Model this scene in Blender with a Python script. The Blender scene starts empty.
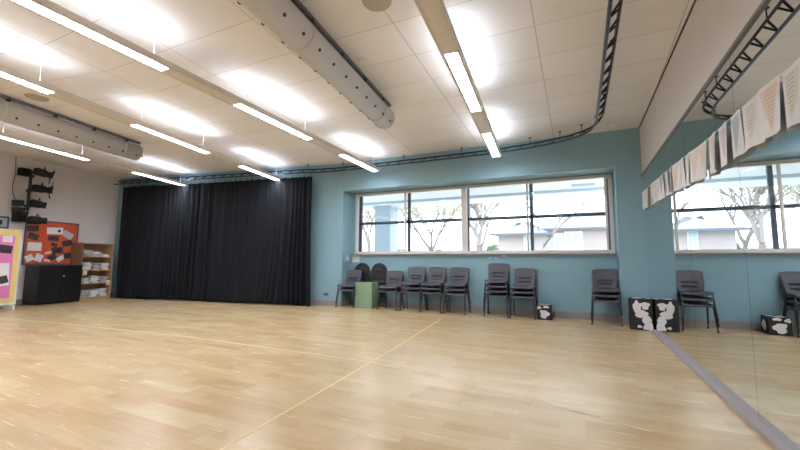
import bpy, bmesh, math, random
from mathutils import Vector, Matrix
random.seed(7)
S = bpy.context.scene
COL = S.collection
PI = math.pi

# ------------------------------------------------------------ camera, sky, exposure
yaw, pit, roll = .440, .097, .007
F = Vector((-math.sin(yaw)*math.cos(pit), math.cos(yaw)*math.cos(pit), math.sin(pit)))
R = Vector((math.cos(yaw), math.sin(yaw), 0)); U = R.cross(F)
R, U = R*math.cos(roll)+U*math.sin(roll), U*math.cos(roll)-R*math.sin(roll)
cd = bpy.data.cameras.new('camera'); cam = bpy.data.objects.new('camera', cd); COL.objects.link(cam)
cam.matrix_world = Matrix(((R.x, U.x, -F.x, 0), (R.y, U.y, -F.y, 0), (R.z, U.z, -F.z, 1.0), (0, 0, 0, 1)))
cd.sensor_width = 36; cd.lens = 380/800*36; cd.clip_start = .02; cd.clip_end = 300
S.camera = cam
S.view_settings.view_transform = 'Standard'; S.view_settings.look = 'None'
S.view_settings.gamma = 1; S.view_settings.use_curve_mapping = False
S.view_settings.exposure = 0.85
w = bpy.data.worlds.new('sky'); S.world = w; w.use_nodes = True
w.node_tree.nodes['Background'].inputs[0].default_value = (.93, .97, 1, 1)
w.node_tree.nodes['Background'].inputs[1].default_value = 3.3
LAMP_DOWN, LAMP_UP = 36.0, 6.5

# ------------------------------------------------------------ materials
def mat(name, col, rough=.6, metal=0, emit=None, es=0, spec=.5):
    m = bpy.data.materials.new(name); m.use_nodes = True
    b = m.node_tree.nodes['Principled BSDF']
    b.inputs['Base Color'].default_value = (*col, 1); b.inputs['Roughness'].default_value = rough
    b.inputs['Metallic'].default_value = metal; b.inputs['Specular IOR Level'].default_value = spec
    if emit: b.inputs['Emission Color'].default_value = (*emit, 1); b.inputs['Emission Strength'].default_value = es
    return m
def srgb(r, g, b):
    f = lambda c: (c/255/12.92) if c/255 <= .04045 else ((c/255+.055)/1.055)**2.4
    return (f(r), f(g), f(b))
def noisy(name, c1, c2, scale=20, rough=.7, bump=0, stretch=(1, 1, 1), spec=.5):
    m = mat(name, c1, rough, spec=spec); nt = m.node_tree; b = nt.nodes['Principled BSDF']
    tc = nt.nodes.new('ShaderNodeTexCoord'); mp = nt.nodes.new('ShaderNodeMapping'); mp.inputs['Scale'].default_value = stretch
    n = nt.nodes.new('ShaderNodeTexNoise'); n.inputs['Scale'].default_value = scale; n.inputs['Detail'].default_value = 4
    mx = nt.nodes.new('ShaderNodeMix'); mx.data_type = 'RGBA'
    mx.inputs['A'].default_value = (*c1, 1); mx.inputs['B'].default_value = (*c2, 1)
    nt.links.new(tc.outputs['Object'], mp.inputs[0]); nt.links.new(mp.outputs[0], n.inputs[0])
    nt.links.new(n.outputs[0], mx.inputs['Factor']); nt.links.new(mx.outputs['Result'], b.inputs['Base Color'])
    if bump:
        bp = nt.nodes.new('ShaderNodeBump'); bp.inputs['Strength'].default_value = bump; bp.inputs['Distance'].default_value = .01
        nt.links.new(n.outputs[0], bp.inputs['Height']); nt.links.new(bp.outputs[0], b.inputs['Normal'])
    return m
M = {}
M['teal'] = noisy('teal_paint', srgb(138, 174, 188), srgb(133, 169, 184), 3, .55)
M['white_paint'] = noisy('white_paint', srgb(226, 220, 220), srgb(220, 214, 214), 2, .6)
M['skirting'] = mat('skirting_grey', srgb(150, 143, 142), .5)
M['mirror_base'] = mat('mirror_base_grey', srgb(165, 153, 152), .6)
M['frame_white'] = mat('window_frame_white', srgb(226, 220, 214), .4)
M['frame_dark'] = mat('outer_frame_grey', srgb(92, 100, 112), .5)
M['curtain'] = noisy('black_cloth', srgb(18, 20, 27), srgb(24, 26, 34), 60, .85, .1, spec=.3)
M['track'] = mat('track_black', srgb(34, 40, 52), .35, .3)
M['tracksteel'] = mat('track_blue_grey', srgb(70, 84, 104), .35, .5)
M['black_metal'] = mat('black_metal', srgb(24, 24, 27), .45, .2)
M['black_gloss'] = mat('black_laminate', srgb(22, 22, 25), .35)
M['chair'] = noisy('grey_chair_plastic', srgb(88, 86, 95), srgb(80, 79, 88), 12, .45)
M['chairleg'] = mat('chair_leg_steel', srgb(78, 78, 88), .35, .5)
M['fold'] = mat('folding_chair_black', srgb(28, 27, 30), .5)
M['channel'] = mat('light_channel_beige', srgb(216, 208, 200), .5)
M['duct'] = noisy('duct_grey', srgb(206, 203, 205), srgb(200, 196, 199), 3, .5)
M['dark'] = mat('nozzle_dark', srgb(60, 55, 55), .6)
M['rail'] = mat('rail_grey', srgb(120, 116, 116), .5, .3)
M['green'] = mat('green_paint', srgb(138, 166, 134), .6)
M['wood'] = noisy('shelf_wood', srgb(196, 160, 122), srgb(180, 142, 104), 6, .5, 0, (1, 1, 12))
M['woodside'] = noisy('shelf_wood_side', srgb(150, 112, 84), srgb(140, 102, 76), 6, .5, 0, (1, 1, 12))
M['orange'] = mat('orange_backing', srgb(214, 92, 58), .8)
M['pink'] = mat('pink_paper', srgb(226, 130, 186), .8)
M['yellow'] = mat('yellow_border', srgb(232, 206, 130), .8)
M['paper'] = noisy('white_paper', srgb(238, 236, 236), srgb(226, 224, 226), 8, .8)
M['paper2'] = mat('grey_paper', srgb(190, 188, 192), .8)
M['print'] = noisy('dark_print', srgb(2, 2, 5), srgb(84, 78, 80), 14, .7)
M['boardframe'] = mat('board_frame', srgb(92, 84, 104), .5)
M['blueframe'] = mat('blue_frame', srgb(50, 92, 130), .5)
M['card'] = mat('manila_card', srgb(226, 206, 158), .8)
M['plastic_white'] = mat('plastic_white', srgb(232, 230, 226), .4)
M['speaker'] = mat('speaker_grille', srgb(178, 168, 152), .7)
M['lens'] = mat('lens_glass', srgb(50, 60, 74), .1)
M['louvre'] = mat('lamp_louvre', (.9, .9, .9), .4, emit=(.79, .885, 1), es=LAMP_DOWN)
M['uplight'] = mat('lamp_uplight', (.9, .9, .9), .4, emit=(.79, .885, 1), es=LAMP_UP)
M['canopy'] = mat('canopy_white', srgb(224, 226, 228), .8)
M['canopy_beam'] = mat('canopy_beam', srgb(170, 184, 194), .8)
M['column'] = mat('column_grey', srgb(172, 184, 196), .8)
M['ground'] = noisy('pale_concrete', srgb(176, 176, 174), srgb(186, 185, 180), 2, .9)
M['brick'] = noisy('pale_brick', srgb(168, 158, 156), srgb(158, 150, 150), 4, .9)
M['roof'] = noisy('roof_slate', srgb(134, 144, 156), srgb(146, 150, 158), 5, .9)
M['bark'] = noisy('bark', srgb(136, 130, 128), srgb(120, 115, 113), 10, .9)
M['leaf'] = noisy('leaves', srgb(170, 172, 152), srgb(184, 180, 166), 6, .9)
M['hedge'] = noisy('hedge_green', srgb(128, 148, 126), srgb(152, 164, 144), 6, .9)
M['houseglass'] = mat('house_glass', srgb(170, 190, 200), .2)

def glass_mat():
    m = bpy.data.materials.new('window_glass'); m.use_nodes = True; nt = m.node_tree; nt.nodes.clear()
    o = nt.nodes.new('ShaderNodeOutputMaterial'); mx = nt.nodes.new('ShaderNodeMixShader')
    t = nt.nodes.new('ShaderNodeBsdfTransparent'); g = nt.nodes.new('ShaderNodeBsdfGlossy'); g.inputs['Roughness'].default_value = .02
    t.inputs[0].default_value = (.93, .96, .97, 1)
    f = nt.nodes.new('ShaderNodeFresnel'); f.inputs[0].default_value = 1.35
    nt.links.new(f.outputs[0], mx.inputs[0]); nt.links.new(t.outputs[0], mx.inputs[1]); nt.links.new(g.outputs[0], mx.inputs[2])
    nt.links.new(mx.outputs[0], o.inputs[0]); return m
M['glass'] = glass_mat()
M['mirror'] = mat('mirror_silver', (.86, .90, .91), .0, 1)

def V(nt, op, a=None, b=None):
    n = nt.nodes.new('ShaderNodeMath'); n.operation = op
    for i, x in enumerate((a, b)):
        if x is None: continue
        if isinstance(x, (int, float)): n.inputs[i].default_value = x
        else: nt.links.new(x, n.inputs[i])
    return n.outputs[0]
def ceiling_mat():
    m = mat('ceiling_tiles', srgb(224, 215, 208), .75, spec=.2); nt = m.node_tree; b = nt.nodes['Principled BSDF']
    tc = nt.nodes.new('ShaderNodeTexCoord'); sp = nt.nodes.new('ShaderNodeSeparateXYZ'); nt.links.new(tc.outputs['Object'], sp.inputs[0])
    x, y = sp.outputs[0], sp.outputs[1]
    # the tile grid fans slightly with the splayed end of the room
    u = V(nt, 'DIVIDE', x, V(nt, 'ADD', V(nt, 'MULTIPLY', V(nt, 'SUBTRACT', y, 2.5), .028), 1.0))
    v = V(nt, 'ADD', y, V(nt, 'MULTIPLY', V(nt, 'MAXIMUM', V(nt, 'SUBTRACT', -5.0, x), 0.0), .16))
    def line(c, per, off, wd):
        fr = V(nt, 'FRACT', V(nt, 'DIVIDE', V(nt, 'ADD', c, 100*per - off), per))
        d = V(nt, 'MULTIPLY', V(nt, 'ABSOLUTE', V(nt, 'SUBTRACT', fr, .5)), per)
        return V(nt, 'GREATER_THAN', d, per/2-wd)
    l = V(nt, 'MAXIMUM', line(u, 1.2, -.3, .005), line(v, .6, .05, .004))
    idx = V(nt, 'FLOOR', V(nt, 'DIVIDE', V(nt, 'ADD', u, .3), 1.2)); idy = V(nt, 'FLOOR', V(nt, 'DIVIDE', V(nt, 'SUBTRACT', v, .05), .6))
    cb = nt.nodes.new('ShaderNodeCombineXYZ'); nt.links.new(idx, cb.inputs[0]); nt.links.new(idy, cb.inputs[1])
    wn = nt.nodes.new('ShaderNodeTexWhiteNoise'); wn.noise_dimensions = '2D'; nt.links.new(cb.outputs[0], wn.inputs['Vector'])
    mx0 = nt.nodes.new('ShaderNodeMix'); mx0.data_type = 'RGBA'; nt.links.new(wn.outputs['Value'], mx0.inputs['Factor'])
    mx0.inputs['A'].default_value = (*srgb(230, 226, 226), 1); mx0.inputs['B'].default_value = (*srgb(236, 232, 233), 1)
    mx = nt.nodes.new('ShaderNodeMix'); mx.data_type = 'RGBA'; nt.links.new(l, mx.inputs['Factor'])
    nt.links.new(mx0.outputs['Result'], mx.inputs['A']); mx.inputs['B'].default_value = (*srgb(196, 184, 176), 1)
    nt.links.new(mx.outputs['Result'], b.inputs['Base Color']); return m
M['ceiling'] = ceiling_mat()
def floor_mat():
    m = mat('maple_strip_floor', srgb(214, 180, 132), .3); nt = m.node_tree; b = nt.nodes['Principled BSDF']
    tc = nt.nodes.new('ShaderNodeTexCoord')
    def brick(wd, ht, c1, c2, mortar, ms, off):
        br = nt.nodes.new('ShaderNodeTexBrick'); br.offset = off; br.offset_frequency = 2
        br.inputs['Scale'].default_value = 1; br.inputs['Brick Width'].default_value = wd; br.inputs['Row Height'].default_value = ht
        br.inputs['Mortar Size'].default_value = ms; br.inputs['Mortar Smooth'].default_value = .3
        br.inputs['Color1'].default_value = (*c1, 1); br.inputs['Color2'].default_value = (*c2, 1); br.inputs['Mortar'].default_value = (*mortar, 1)
        nt.links.new(tc.outputs['Object'], br.inputs['Vector']); return br
    b1 = brick(.40, .10, srgb(217, 191, 148), srgb(188, 152, 106), srgb(180, 146, 102), .0012, .37)
    b2 = brick(.80, .20, srgb(224, 201, 162), srgb(201, 168, 122), srgb(196, 163, 118), .0, .43)
    mp = nt.nodes.new('ShaderNodeMapping'); mp.inputs['Scale'].default_value = (1.5, 22, 1); nt.links.new(tc.outputs['Object'], mp.inputs[0])
    n = nt.nodes.new('ShaderNodeTexNoise'); n.inputs['Scale'].default_value = 2.2; n.inputs['Detail'].default_value = 6; nt.links.new(mp.outputs[0], n.inputs[0])
    mx = nt.nodes.new('ShaderNodeMix'); mx.data_type = 'RGBA'; mx.inputs['Factor'].default_value = .5
    nt.links.new(b1.outputs[0], mx.inputs['A']); nt.links.new(b2.outputs[0], mx.inputs['B'])
    m2 = nt.nodes.new('ShaderNodeMix'); m2.data_type = 'RGBA'; m2.blend_type = 'MULTIPLY'; m2.inputs['Factor'].default_value = .35
    rp = nt.nodes.new('ShaderNodeValToRGB'); rp.color_ramp.elements[0].position = .3; rp.color_ramp.elements[0].color = (.72, .62, .5, 1)
    rp.color_ramp.elements[1].position = .6; rp.color_ramp.elements[1].color = (1, 1, 1, 1); nt.links.new(n.outputs[0], rp.inputs[0])
    nt.links.new(mx.outputs['Result'], m2.inputs['A']); nt.links.new(rp.outputs[0], m2.inputs['B'])
    nt.links.new(m2.outputs['Result'], b.inputs['Base Color'])
    rr = nt.nodes.new('ShaderNodeMapRange'); rr.inputs['To Min'].default_value = .22; rr.inputs['To Max'].default_value = .30
    nt.links.new(n.outputs[0], rr.inputs[0]); nt.links.new(rr.outputs[0], b.inputs['Roughness'])
    return m
M['floor'] = floor_mat()
def cowprint_mat():      # white flower-like blotches on black paper
    m = mat('black_and_white_collage', (0, 0, 0), .6); nt = m.node_tree; b = nt.nodes['Principled BSDF']
    tc = nt.nodes.new('ShaderNodeTexCoord'); n = nt.nodes.new('ShaderNodeTexNoise'); n.inputs['Scale'].default_value = 6.5; n.inputs['Detail'].default_value = 3
    n.inputs['Distortion'].default_value = .6
    rp = nt.nodes.new('ShaderNodeValToRGB'); rp.color_ramp.elements[0].position = .5; rp.color_ramp.elements[0].color = (*srgb(22, 21, 26), 1)
    rp.color_ramp.elements[1].position = .53; rp.color_ramp.elements[1].color = (*srgb(225, 220, 220), 1)
    nt.links.new(tc.outputs['Object'], n.inputs[0]); nt.links.new(n.outputs[0], rp.inputs[0]); nt.links.new(rp.outputs[0], b.inputs['Base Color']); return m
M['collage'] = cowprint_mat()

# ------------------------------------------------------------ mesh helpers
def box(bm, c, s, rz=0, rx=0, ry=0, pivot=None):
    g = bmesh.ops.create_cube(bm, size=1)['verts']
    for v in g: v.co = Vector((v.co.x*s[0], v.co.y*s[1], v.co.z*s[2]))
    mtx = Matrix.Rotation(rz, 3, 'Z') @ Matrix.Rotation(ry, 3, 'Y') @ Matrix.Rotation(rx, 3, 'X')
    for v in g: v.co = mtx @ v.co + Vector(c)
    return g
def cyl(bm, a, b, r, r2=None, n=12, caps=True):
    a, b = Vector(a), Vector(b); d = b-a
    q = d.to_track_quat('Z', 'Y').to_matrix().to_4x4()
    g = bmesh.ops.create_cone(bm, cap_ends=caps, segments=n, radius1=r, radius2=r if r2 is None else r2, depth=d.length,
                              matrix=Matrix.Translation((a+b)/2) @ q)
    return g['verts']
def tube(bm, pts, r, n=8):
    pts = [Vector(p) for p in pts]; rings = []
    up = Vector((0, 0, 1))
    for i, p in enumerate(pts):
        d = (pts[min(i+1, len(pts)-1)]-pts[max(i-1, 0)]).normalized()
        s = d.cross(up)
        if s.length < .05: s = d.cross(Vector((1, 0, 0)))
        s.normalize(); t = d.cross(s); rr = r[i] if isinstance(r, (list, tuple)) else r
        rings.append([bm.verts.new(p+(s*math.cos(2*PI*k/n)+t*math.sin(2*PI*k/n))*rr) for k in range(n)])
    for a, b in zip(rings, rings[1:]):
        for k in range(n): bm.faces.new((a[k], a[(k+1) % n], b[(k+1) % n], b[k]))
    bm.faces.new(rings[0][::-1]); bm.faces.new(rings[-1])
def prism(bm, poly, z0, z1):
    a = [bm.verts.new((x, y, z0)) for x, y in poly]; b = [bm.verts.new((x, y, z1)) for x, y in poly]
    n = len(poly); bm.faces.new(a[::-1]); bm.faces.new(b)
    for k in range(n): bm.faces.new((a[k], a[(k+1) % n], b[(k+1) % n], b[k]))
def obj(name, bm, m, parent=None, smooth=False, bevel=0, loc=None, rz=None):
    bmesh.ops.recalc_face_normals(bm, faces=bm.faces)
    me = bpy.data.meshes.new(name); bm.to_mesh(me); bm.free()
    o = bpy.data.objects.new(name, me); COL.objects.link(o)
    if m: me.materials.append(M[m] if isinstance(m, str) else m)
    if smooth:
        for p in me.polygons: p.use_smooth = True
    if bevel:
        md = o.modifiers.new('bevel', 'BEVEL'); md.width = bevel; md.segments = 2; md.limit_method = 'ANGLE'
    if parent: o.parent = parent
    if loc is not None: o.location = loc
    if rz is not None: o.rotation_euler.z = rz
    return o
def bx(name, c, s, m, parent=None, rz=0, bevel=0, **k):
    bm = bmesh.new(); box(bm, (0, 0, 0) if parent is None else c, s, rz if parent is not None else 0)
    o = obj(name, bm, m, parent, bevel=bevel, **k)
    if parent is None: o.location = c; o.rotation_euler.z = rz
    return o
def tag(o, label, cat, group=None):
    o['label'] = label; o['category'] = cat
    if group: o['group'] = group
    return o
def thing(name, label, cat, loc=(0, 0, 0), rz=0, group=None):
    o = bpy.data.objects.new(name, None); COL.objects.link(o); o.location = loc; o.rotation_euler.z = rz
    o.empty_display_size = .1
    return tag(o, label, cat, group)
def struct(o): o['kind'] = 'structure'; return o
def dup(root, loc, rz, label, group=None):
    r = root.copy(); COL.objects.link(r); r.location = loc; r.rotation_euler.z = rz; r['label'] = label
    if group: r['group'] = group
    for ch in list(root.children):
        c = ch.copy(); COL.objects.link(c); c.parent = r
        for g in ch.children:
            d = g.copy(); COL.objects.link(d); d.parent = c
    return r

# ------------------------------------------------------------ the room
X, Y, H, AD = .977, 7.255, 3.26, .42
PX = -5.02                                   # where the long wall bends
LC = Vector((-11.55, 6.12, 0)); TH = .172
E1 = Vector((math.cos(TH), math.sin(TH), 0)); E2 = Vector((math.sin(TH), -math.cos(TH), 0))
def lw(u, v, z=0): return LC + E2*u + E1*v + Vector((0, 0, z))       # left wall: u towards camera, v into the room
def fw(s, o, z=0): return LC + E1*s + E2*o + Vector((0, 0, z))       # curtain wall
AX0, AX1, AY = -4.86, .60, Y+AD
YB = -3.0
LB = lw(9.3, 0)
def poly_obj(name, pts, z0, z1, m):
    bm = bmesh.new(); prism(bm, pts, z0, z1); return struct(obj(name, bm, m))
outline = [(LC.x-.1, LC.y+.1), (LC.x+.02, LC.y+.12), (PX, Y+.1), (AX0-.05, Y+.5), (AX1+.05, Y+.5), (X+.1, Y+.5), (X+.1, YB-.1), (LB.x-.1, YB-.1)]
poly_obj('floor', outline, -.1, 0, 'floor')
poly_obj('ceiling', [(LC.x-.1, LC.y+.1), (LC.x+.02, LC.y+.12), (PX, Y+.1), (AX0-.05, Y+.6), (X+.1, Y+.6), (X+.1, YB-.1), (LB.x-.1, YB-.1)], H, H+.12, 'ceiling')
def wallseg(name, a, b, z0, z1, m, t=.1, side=1):
    a, b = Vector(a[:2]), Vector(b[:2]); d = (b-a).normalized(); n = Vector((-d.y, d.x))*t*side
    bm = bmesh.new(); prism(bm, [tuple(a), tuple(b), tuple(b+n), tuple(a+n)], z0, z1); return struct(obj(name, bm, m))
# far wall: curtain part, pilaster, beam over the window bay, bay wall round the window
bm = bmesh.new()
def quadprism(bm, a, b, z0, z1, t):
    a, b = Vector(a[:2]), Vector(b[:2]); d = (b-a).normalized(); n = Vector((-d.y, d.x))*t
    prism(bm, [tuple(a), tuple(b), tuple(b+n), tuple(a+n)], z0, z1)
quadprism(bm, LC, (PX, Y), 0, H, .12)
prism(bm, [(PX-.01, Y), (AX0, Y), (AX0, Y+.62), (PX-.01, Y+.62)], 0, H)
prism(bm, [(AX1, Y), (X+.1, Y), (X+.1, Y+.62), (AX1, Y+.62)], 0, H)
prism(bm, [(AX0, Y), (AX1, Y), (AX1, Y+.62), (AX0, Y+.62)], 2.62, H)
WX0, WX1, WZ0, WZ1 = -4.78, .575, 1.18, 2.6
prism(bm, [(AX0, AY), (AX1, AY), (AX1, AY+.2), (AX0, AY+.2)], 0, WZ0)
prism(bm, [(AX0, AY), (WX0, AY), (WX0, AY+.2), (AX0, AY+.2)], WZ0, 2.62)
prism(bm, [(WX1, AY), (AX1, AY), (AX1, AY+.2), (WX1, AY+.2)], WZ0, 2.62)
prism(bm, [(WX0, AY), (WX1, AY), (WX1, AY+.2), (WX0, AY+.2)], WZ1, 2.62)
struct(obj('wall_far', bm, 'teal'))
wallseg('wall_left', LC, LB, 0, H, 'white_paint', .1, -1)
bm = bmesh.new(); prism(bm, [(X+.008, YB), (X+.1, YB), (X+.1, Y), (X+.008, Y)], 0, H); struct(obj('wall_right', bm, 'white_paint'))
wallseg('wall_back', (LB.x-.1, YB), (X+.1, YB), 0, H, 'white_paint', .1, -1)
# skirting boards
bm = bmesh.new()
for a, b in ((LC, (PX, Y)), ((PX, Y), (AX0+.015, Y))): quadprism(bm, a, b, 0, .12, -.015)
prism(bm, [(AX0, Y), (AX0+.015, Y), (AX0+.015, AY), (AX0, AY)], 0, .12)
prism(bm, [(AX0, AY-.015), (AX1, AY-.015), (AX1, AY), (AX0, AY)], 0, .12)
prism(bm, [(AX1-.015, Y-.015), (AX1, Y-.015), (AX1, AY), (AX1-.015, AY)], 0, .12)
prism(bm, [(AX1, Y-.015), (X, Y-.015), (X, Y), (AX1, Y)], 0, .12)
struct(obj('baseboard_far', bm, 'skirting'))
bm = bmesh.new(); quadprism(bm, LC, LB, 0, .12, .015); struct(obj('baseboard_left', bm, 'skirting'))
bm = bmesh.new(); prism(bm, [(.922, YB), (X+.008, YB), (X+.008, 6.72), (.922, 6.72)], 0, .03); struct(obj('baseboard_right', bm, 'mirror_base'))
# rail above the mirrors and dark joint at the ceiling
bm = bmesh.new(); prism(bm, [(X-.012, YB), (X+.008, YB), (X+.008, Y-.001), (X-.012, Y-.001)], 2.425, 2.45); struct(obj('trim_1', bm, 'rail'))
bm = bmesh.new(); prism(bm, [(X-.004, YB), (X+.008, YB), (X+.008, Y-.001), (X-.004, Y-.001)], H-.014, H-.001); struct(obj('trim_2', bm, 'dark'))
# painted court lines on the floor
def strip(name, pts, wd, col):
    bm = bmesh.new()
    for p, q in zip(pts, pts[1:]):
        p, q = Vector((*p, 0)), Vector((*q, 0)); d = (q-p).normalized(); n = Vector((-d.y, d.x, 0))*wd/2
        vs = [bm.verts.new(v+Vector((0, 0, .0015))) for v in (p-n, q-n, q+n, p+n)]; bm.faces.new(vs)
    return struct(obj(name, bm, col))
M['linepaint'] = mat('line_paint_yellow', srgb(228, 202, 132), .4)
M['linepale'] = mat('line_paint_pale', srgb(232, 214, 170), .4)
strip('trim_3', [(-1.52, -1.5), (-1.76, 1.53), (-2.0, 4.27), (-2.25, 6.5)], .014, 'linepaint')
strip('trim_4', [(-10.0, 2.95), (-7.88, 3.22), (-4.66, 3.45), (-1.93, 3.43), (-.73, 3.17), (.35, 2.8)], .011, 'linepale')

# mirrors
edges = [7.235, 5.87, 4.53, 3.19, 1.85, .51, -.83]
ords = ['nearest the far corner', 'second from the far corner', 'third from the far corner', 'fourth from the far corner', 'fifth from the far corner', 'nearest the camera']
for k in range(6):
    y1, y0 = edges[k], edges[k+1]
    bm = bmesh.new(); box(bm, (0, 0, 0), (.006, y1-y0-.004, 2.39))
    tag(obj('wall_mirror', bm, 'mirror', loc=(X+.004, (y0+y1)/2, 1.2265)), 'tall frameless wall mirror panel, %s' % ords[k], 'mirror', 'wall mirrors')

# ------------------------------------------------------------ window
wf = bpy.data.objects.new('window_1', None); COL.objects.link(wf); wf.location = (0, AY, 0); struct(wf)
bm = bmesh.new()
FW = .055; y0 = .0; cx = (WX0+WX1)/2; cz = (WZ0+WZ1)/2
ft = .07
box(bm, (cx, y0+.03, WZ0+FW/2), (WX1-WX0, ft, FW)); box(bm, (cx, y0+.03, WZ1-FW/2), (WX1-WX0, ft, FW))
for x in (WX0+FW/2, WX1-FW/2): box(bm, (x, y0+.03, cz), (FW, ft, WZ1-WZ0-2*FW))
box(bm, (-2.14, y0+.03, cz), (.11, ft, WZ1-WZ0-2*FW))
obj('window_frame', bm, 'frame_white', wf, bevel=.004)
for x in (-3.50, -.88, .47):
    bm = bmesh.new(); box(bm, (x, y0+.03, cz), (.035, .04, WZ1-WZ0-2*FW)); obj('sliding_stile', bm, 'frame_white', wf)
for a, b in ((WX0, -3.5), (-3.5, -2.14), (-2.14, -.88), (-.88, .47), (.47, WX1)):
    bm = bmesh.new(); box(bm, ((a+b)/2, y0+.035, cz), (b-a-.04, .004, WZ1-WZ0-.1)); obj('pane', bm, 'glass', wf)
bm = bmesh.new()
for x in (WX0+.05, -3.46, -2.10, -.82, .52): box(bm, (x, .17, cz), (.062, .05, WZ1-WZ0))
box(bm, (cx, .17, 1.905), (WX1-WX0, .05, .062))
obj('outer_frame', bm, 'frame_dark', wf)
bm = bmesh.new(); box(bm, (cx, -.02, WZ0-.012), (WX1-WX0+.12, .09, .022)); obj('window_sill', bm, 'skirting', wf)

# ------------------------------------------------------------ outside
struct(bx('ground', (0, 60, -.16), (160, 104, .1), 'ground'))
cn = thing('canopy', 'white flat canopy over the outdoor walkway', 'canopy', (0, 7.9, 2.9))
bx('soffit', (-3, 2.1, .1), (22, 4.1, .2), 'canopy', cn)
bx('beam', (-3, 2.72, -.035), (22, .06, .07), 'canopy_beam', cn)
bx('light_fitting', (.14, 2.15, -.02), (.5, .16, .04), 'canopy_beam', cn)
for i, (x, lab) in enumerate(((-5.98, 'square grey column under the canopy, seen through the left panes'), (3.2, 'square grey column under the canopy, seen only in the mirror'))):
    bm = bmesh.new(); prism(bm, [(-.3, -.3), (.3, -.3), (.3, .3), (-.3, .3)], -.11, 2.795); box(bm, (0, 0, 2.84), (.66, .66, .1)); tag(obj('column', bm, 'column', loc=(x, 11.6, 0)), lab, 'column')
def house(loc, w_, d_, he, hr, wins, label, gable=None):
    r = thing('house', label, 'building', loc)
    bx('wall', (w_/2, d_/2, he/2-.1), (w_, d_, he), 'brick', r)
    bm = bmesh.new(); e = .35
    p = [bm.verts.new(c) for c in ((-e, -e, he-.1), (w_+e, -e, he-.1), (w_+e, d_+e, he-.1), (-e, d_+e, he-.1), (d_/2, d_/2, hr), (w_-d_/2, d_/2, hr))]
    for f in ((0, 1, 5, 4), (1, 2, 5), (2, 3, 4, 5), (3, 0, 4), (3, 2, 1, 0)): bm.faces.new([p[i] for i in f])
    obj('roof', bm, 'roof', r)
    bx('gutter', (w_/2, -e-.03, he-.13), (w_+2*e, .1, .1), 'frame_dark', r)
    for x, z, ww, hh in wins:
        f = bx('window', (x, -.02, z), (ww, .06, hh), 'frame_white', r)
        bx('pane', (x-ww*.22, -.06, z), (ww*.36, .02, hh*.8), 'houseglass', f); bx('pane', (x+ww*.22, -.06, z), (ww*.36, .02, hh*.8), 'houseglass', f)
    return r
house((-2.2, 22.3, 0), 13, 7, 2.95, 4.6, ((1.05, 2.15, .8, .9), (1.95, 2.2, .9, 1.0), (5.6, 2.2, .9, .9), (8.5, 2.2, .9, .9)), 'long pale brick house with blue-grey hipped roof')
house((-3.5, 18.6, 0), 2.0, 2.6, 2.45, 3.05, ((1.35, 1.9, .35, .9),), 'small pale outbuilding with narrow window beside the long house')
def tree(loc, hgt, r0, label, seed, leaves=220, spread=1.0, leafmat='leaf'):
    rnd = random.Random(seed); r = thing('tree', label, 'tree', loc); bm = bmesh.new(); tips = []
    def grow(p, d, ln, rad, lv):
        q = p
        pts = [p]
        for i in range(3):
            d = (d+Vector((rnd.uniform(-.14, .14), rnd.uniform(-.14, .14), rnd.uniform(0, .1)))).normalized(); q = q+d*ln/3; pts.append(q)
        tube(bm, pts, [rad, rad*.88, rad*.78, rad*.68], 5)
        if lv >= 2: tips.extend(pts[1:])
        if lv >= 6: return
        for k in range(3 if lv < 3 else 2):
            a = rnd.uniform(0, 2*PI); s = rnd.uniform(.35, .75)*spread
            nd = (d+Vector((math.cos(a)*s, math.sin(a)*s, rnd.uniform(-.1, .2)))).normalized()
            grow(q, nd, ln*rnd.uniform(.62, .82), rad*.6, lv+1)
    grow(Vector((0, 0, -.12)), Vector((0, 0, 1)), hgt*.3, r0, 0)
    obj('trunk', bm, 'bark', r)
    if leaves:
        bm = bmesh.new()
        for _ in range(leaves):
            c = rnd.choice(tips)+Vector((rnd.gauss(0, .18), rnd.gauss(0, .18), rnd.gauss(0, .18))); s = rnd.uniform(.03, .07)
            n1 = Vector((rnd.gauss(0, 1), rnd.gauss(0, 1), rnd.gauss(0, 1))).normalized(); n2 = n1.orthogonal().normalized()
            bm.faces.new([bm.verts.new(c+n1*s), bm.verts.new(c+n2*s*.6), bm.verts.new(c-n1*s), bm.verts.new(c-n2*s*.6)])
        obj('foliage', bm, leafmat, r)['kind'] = 'stuff'
tree((-4.9, 21.0, -.1), 7.0, .2, 'bare spreading tree left of the small outbuilding', 3, 2600)
tree((-8.2, 21.5, -.1), 6.2, .16, 'leafy tree seen through the second pane from the left', 5, 5200)
tree((-1.7, 19.2, -.1), 6.5, .08, 'slender bare tree in front of the long house', 9, 500)
tree((-6.1, 26.5, -.1), 7.5, .17, 'pale tree behind the bare spreading tree', 13, 2200)
tree((-13.5, 23.5, -.1), 6.0, .16, 'distant tree seen in the mirror beyond the window', 17, 2600)
def bush(loc, s, label, seed):
    rnd = random.Random(seed); bm = bmesh.new()
    for _ in range(900):
        a, b_ = rnd.uniform(0, 2*PI), rnd.uniform(0, PI/2); rr = rnd.uniform(.75, 1.05)
        c = Vector((math.cos(a)*math.cos(b_)*s[0]*rr, math.sin(a)*math.cos(b_)*s[1]*rr, math.sin(b_)*s[2]*rr)); q = rnd.uniform(.06, .13)
        n1 = Vector((rnd.gauss(0, 1), rnd.gauss(0, 1), rnd.gauss(0, 1))).normalized(); n2 = n1.orthogonal().normalized()
        bm.faces.new([bm.verts.new(c+n1*q), bm.verts.new(c+n2*q), bm.verts.new(c-n1*q), bm.verts.new(c-n2*q)])
    bmesh.ops.create_icosphere(bm, subdivisions=2, radius=1, matrix=Matrix.Translation((0, 0, 0)) @ Matrix.Diagonal((s[0]*.8, s[1]*.8, s[2]*.8, 1)))
    tag(obj('bush', bm, 'hedge', loc=loc), label, 'bush')
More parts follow.
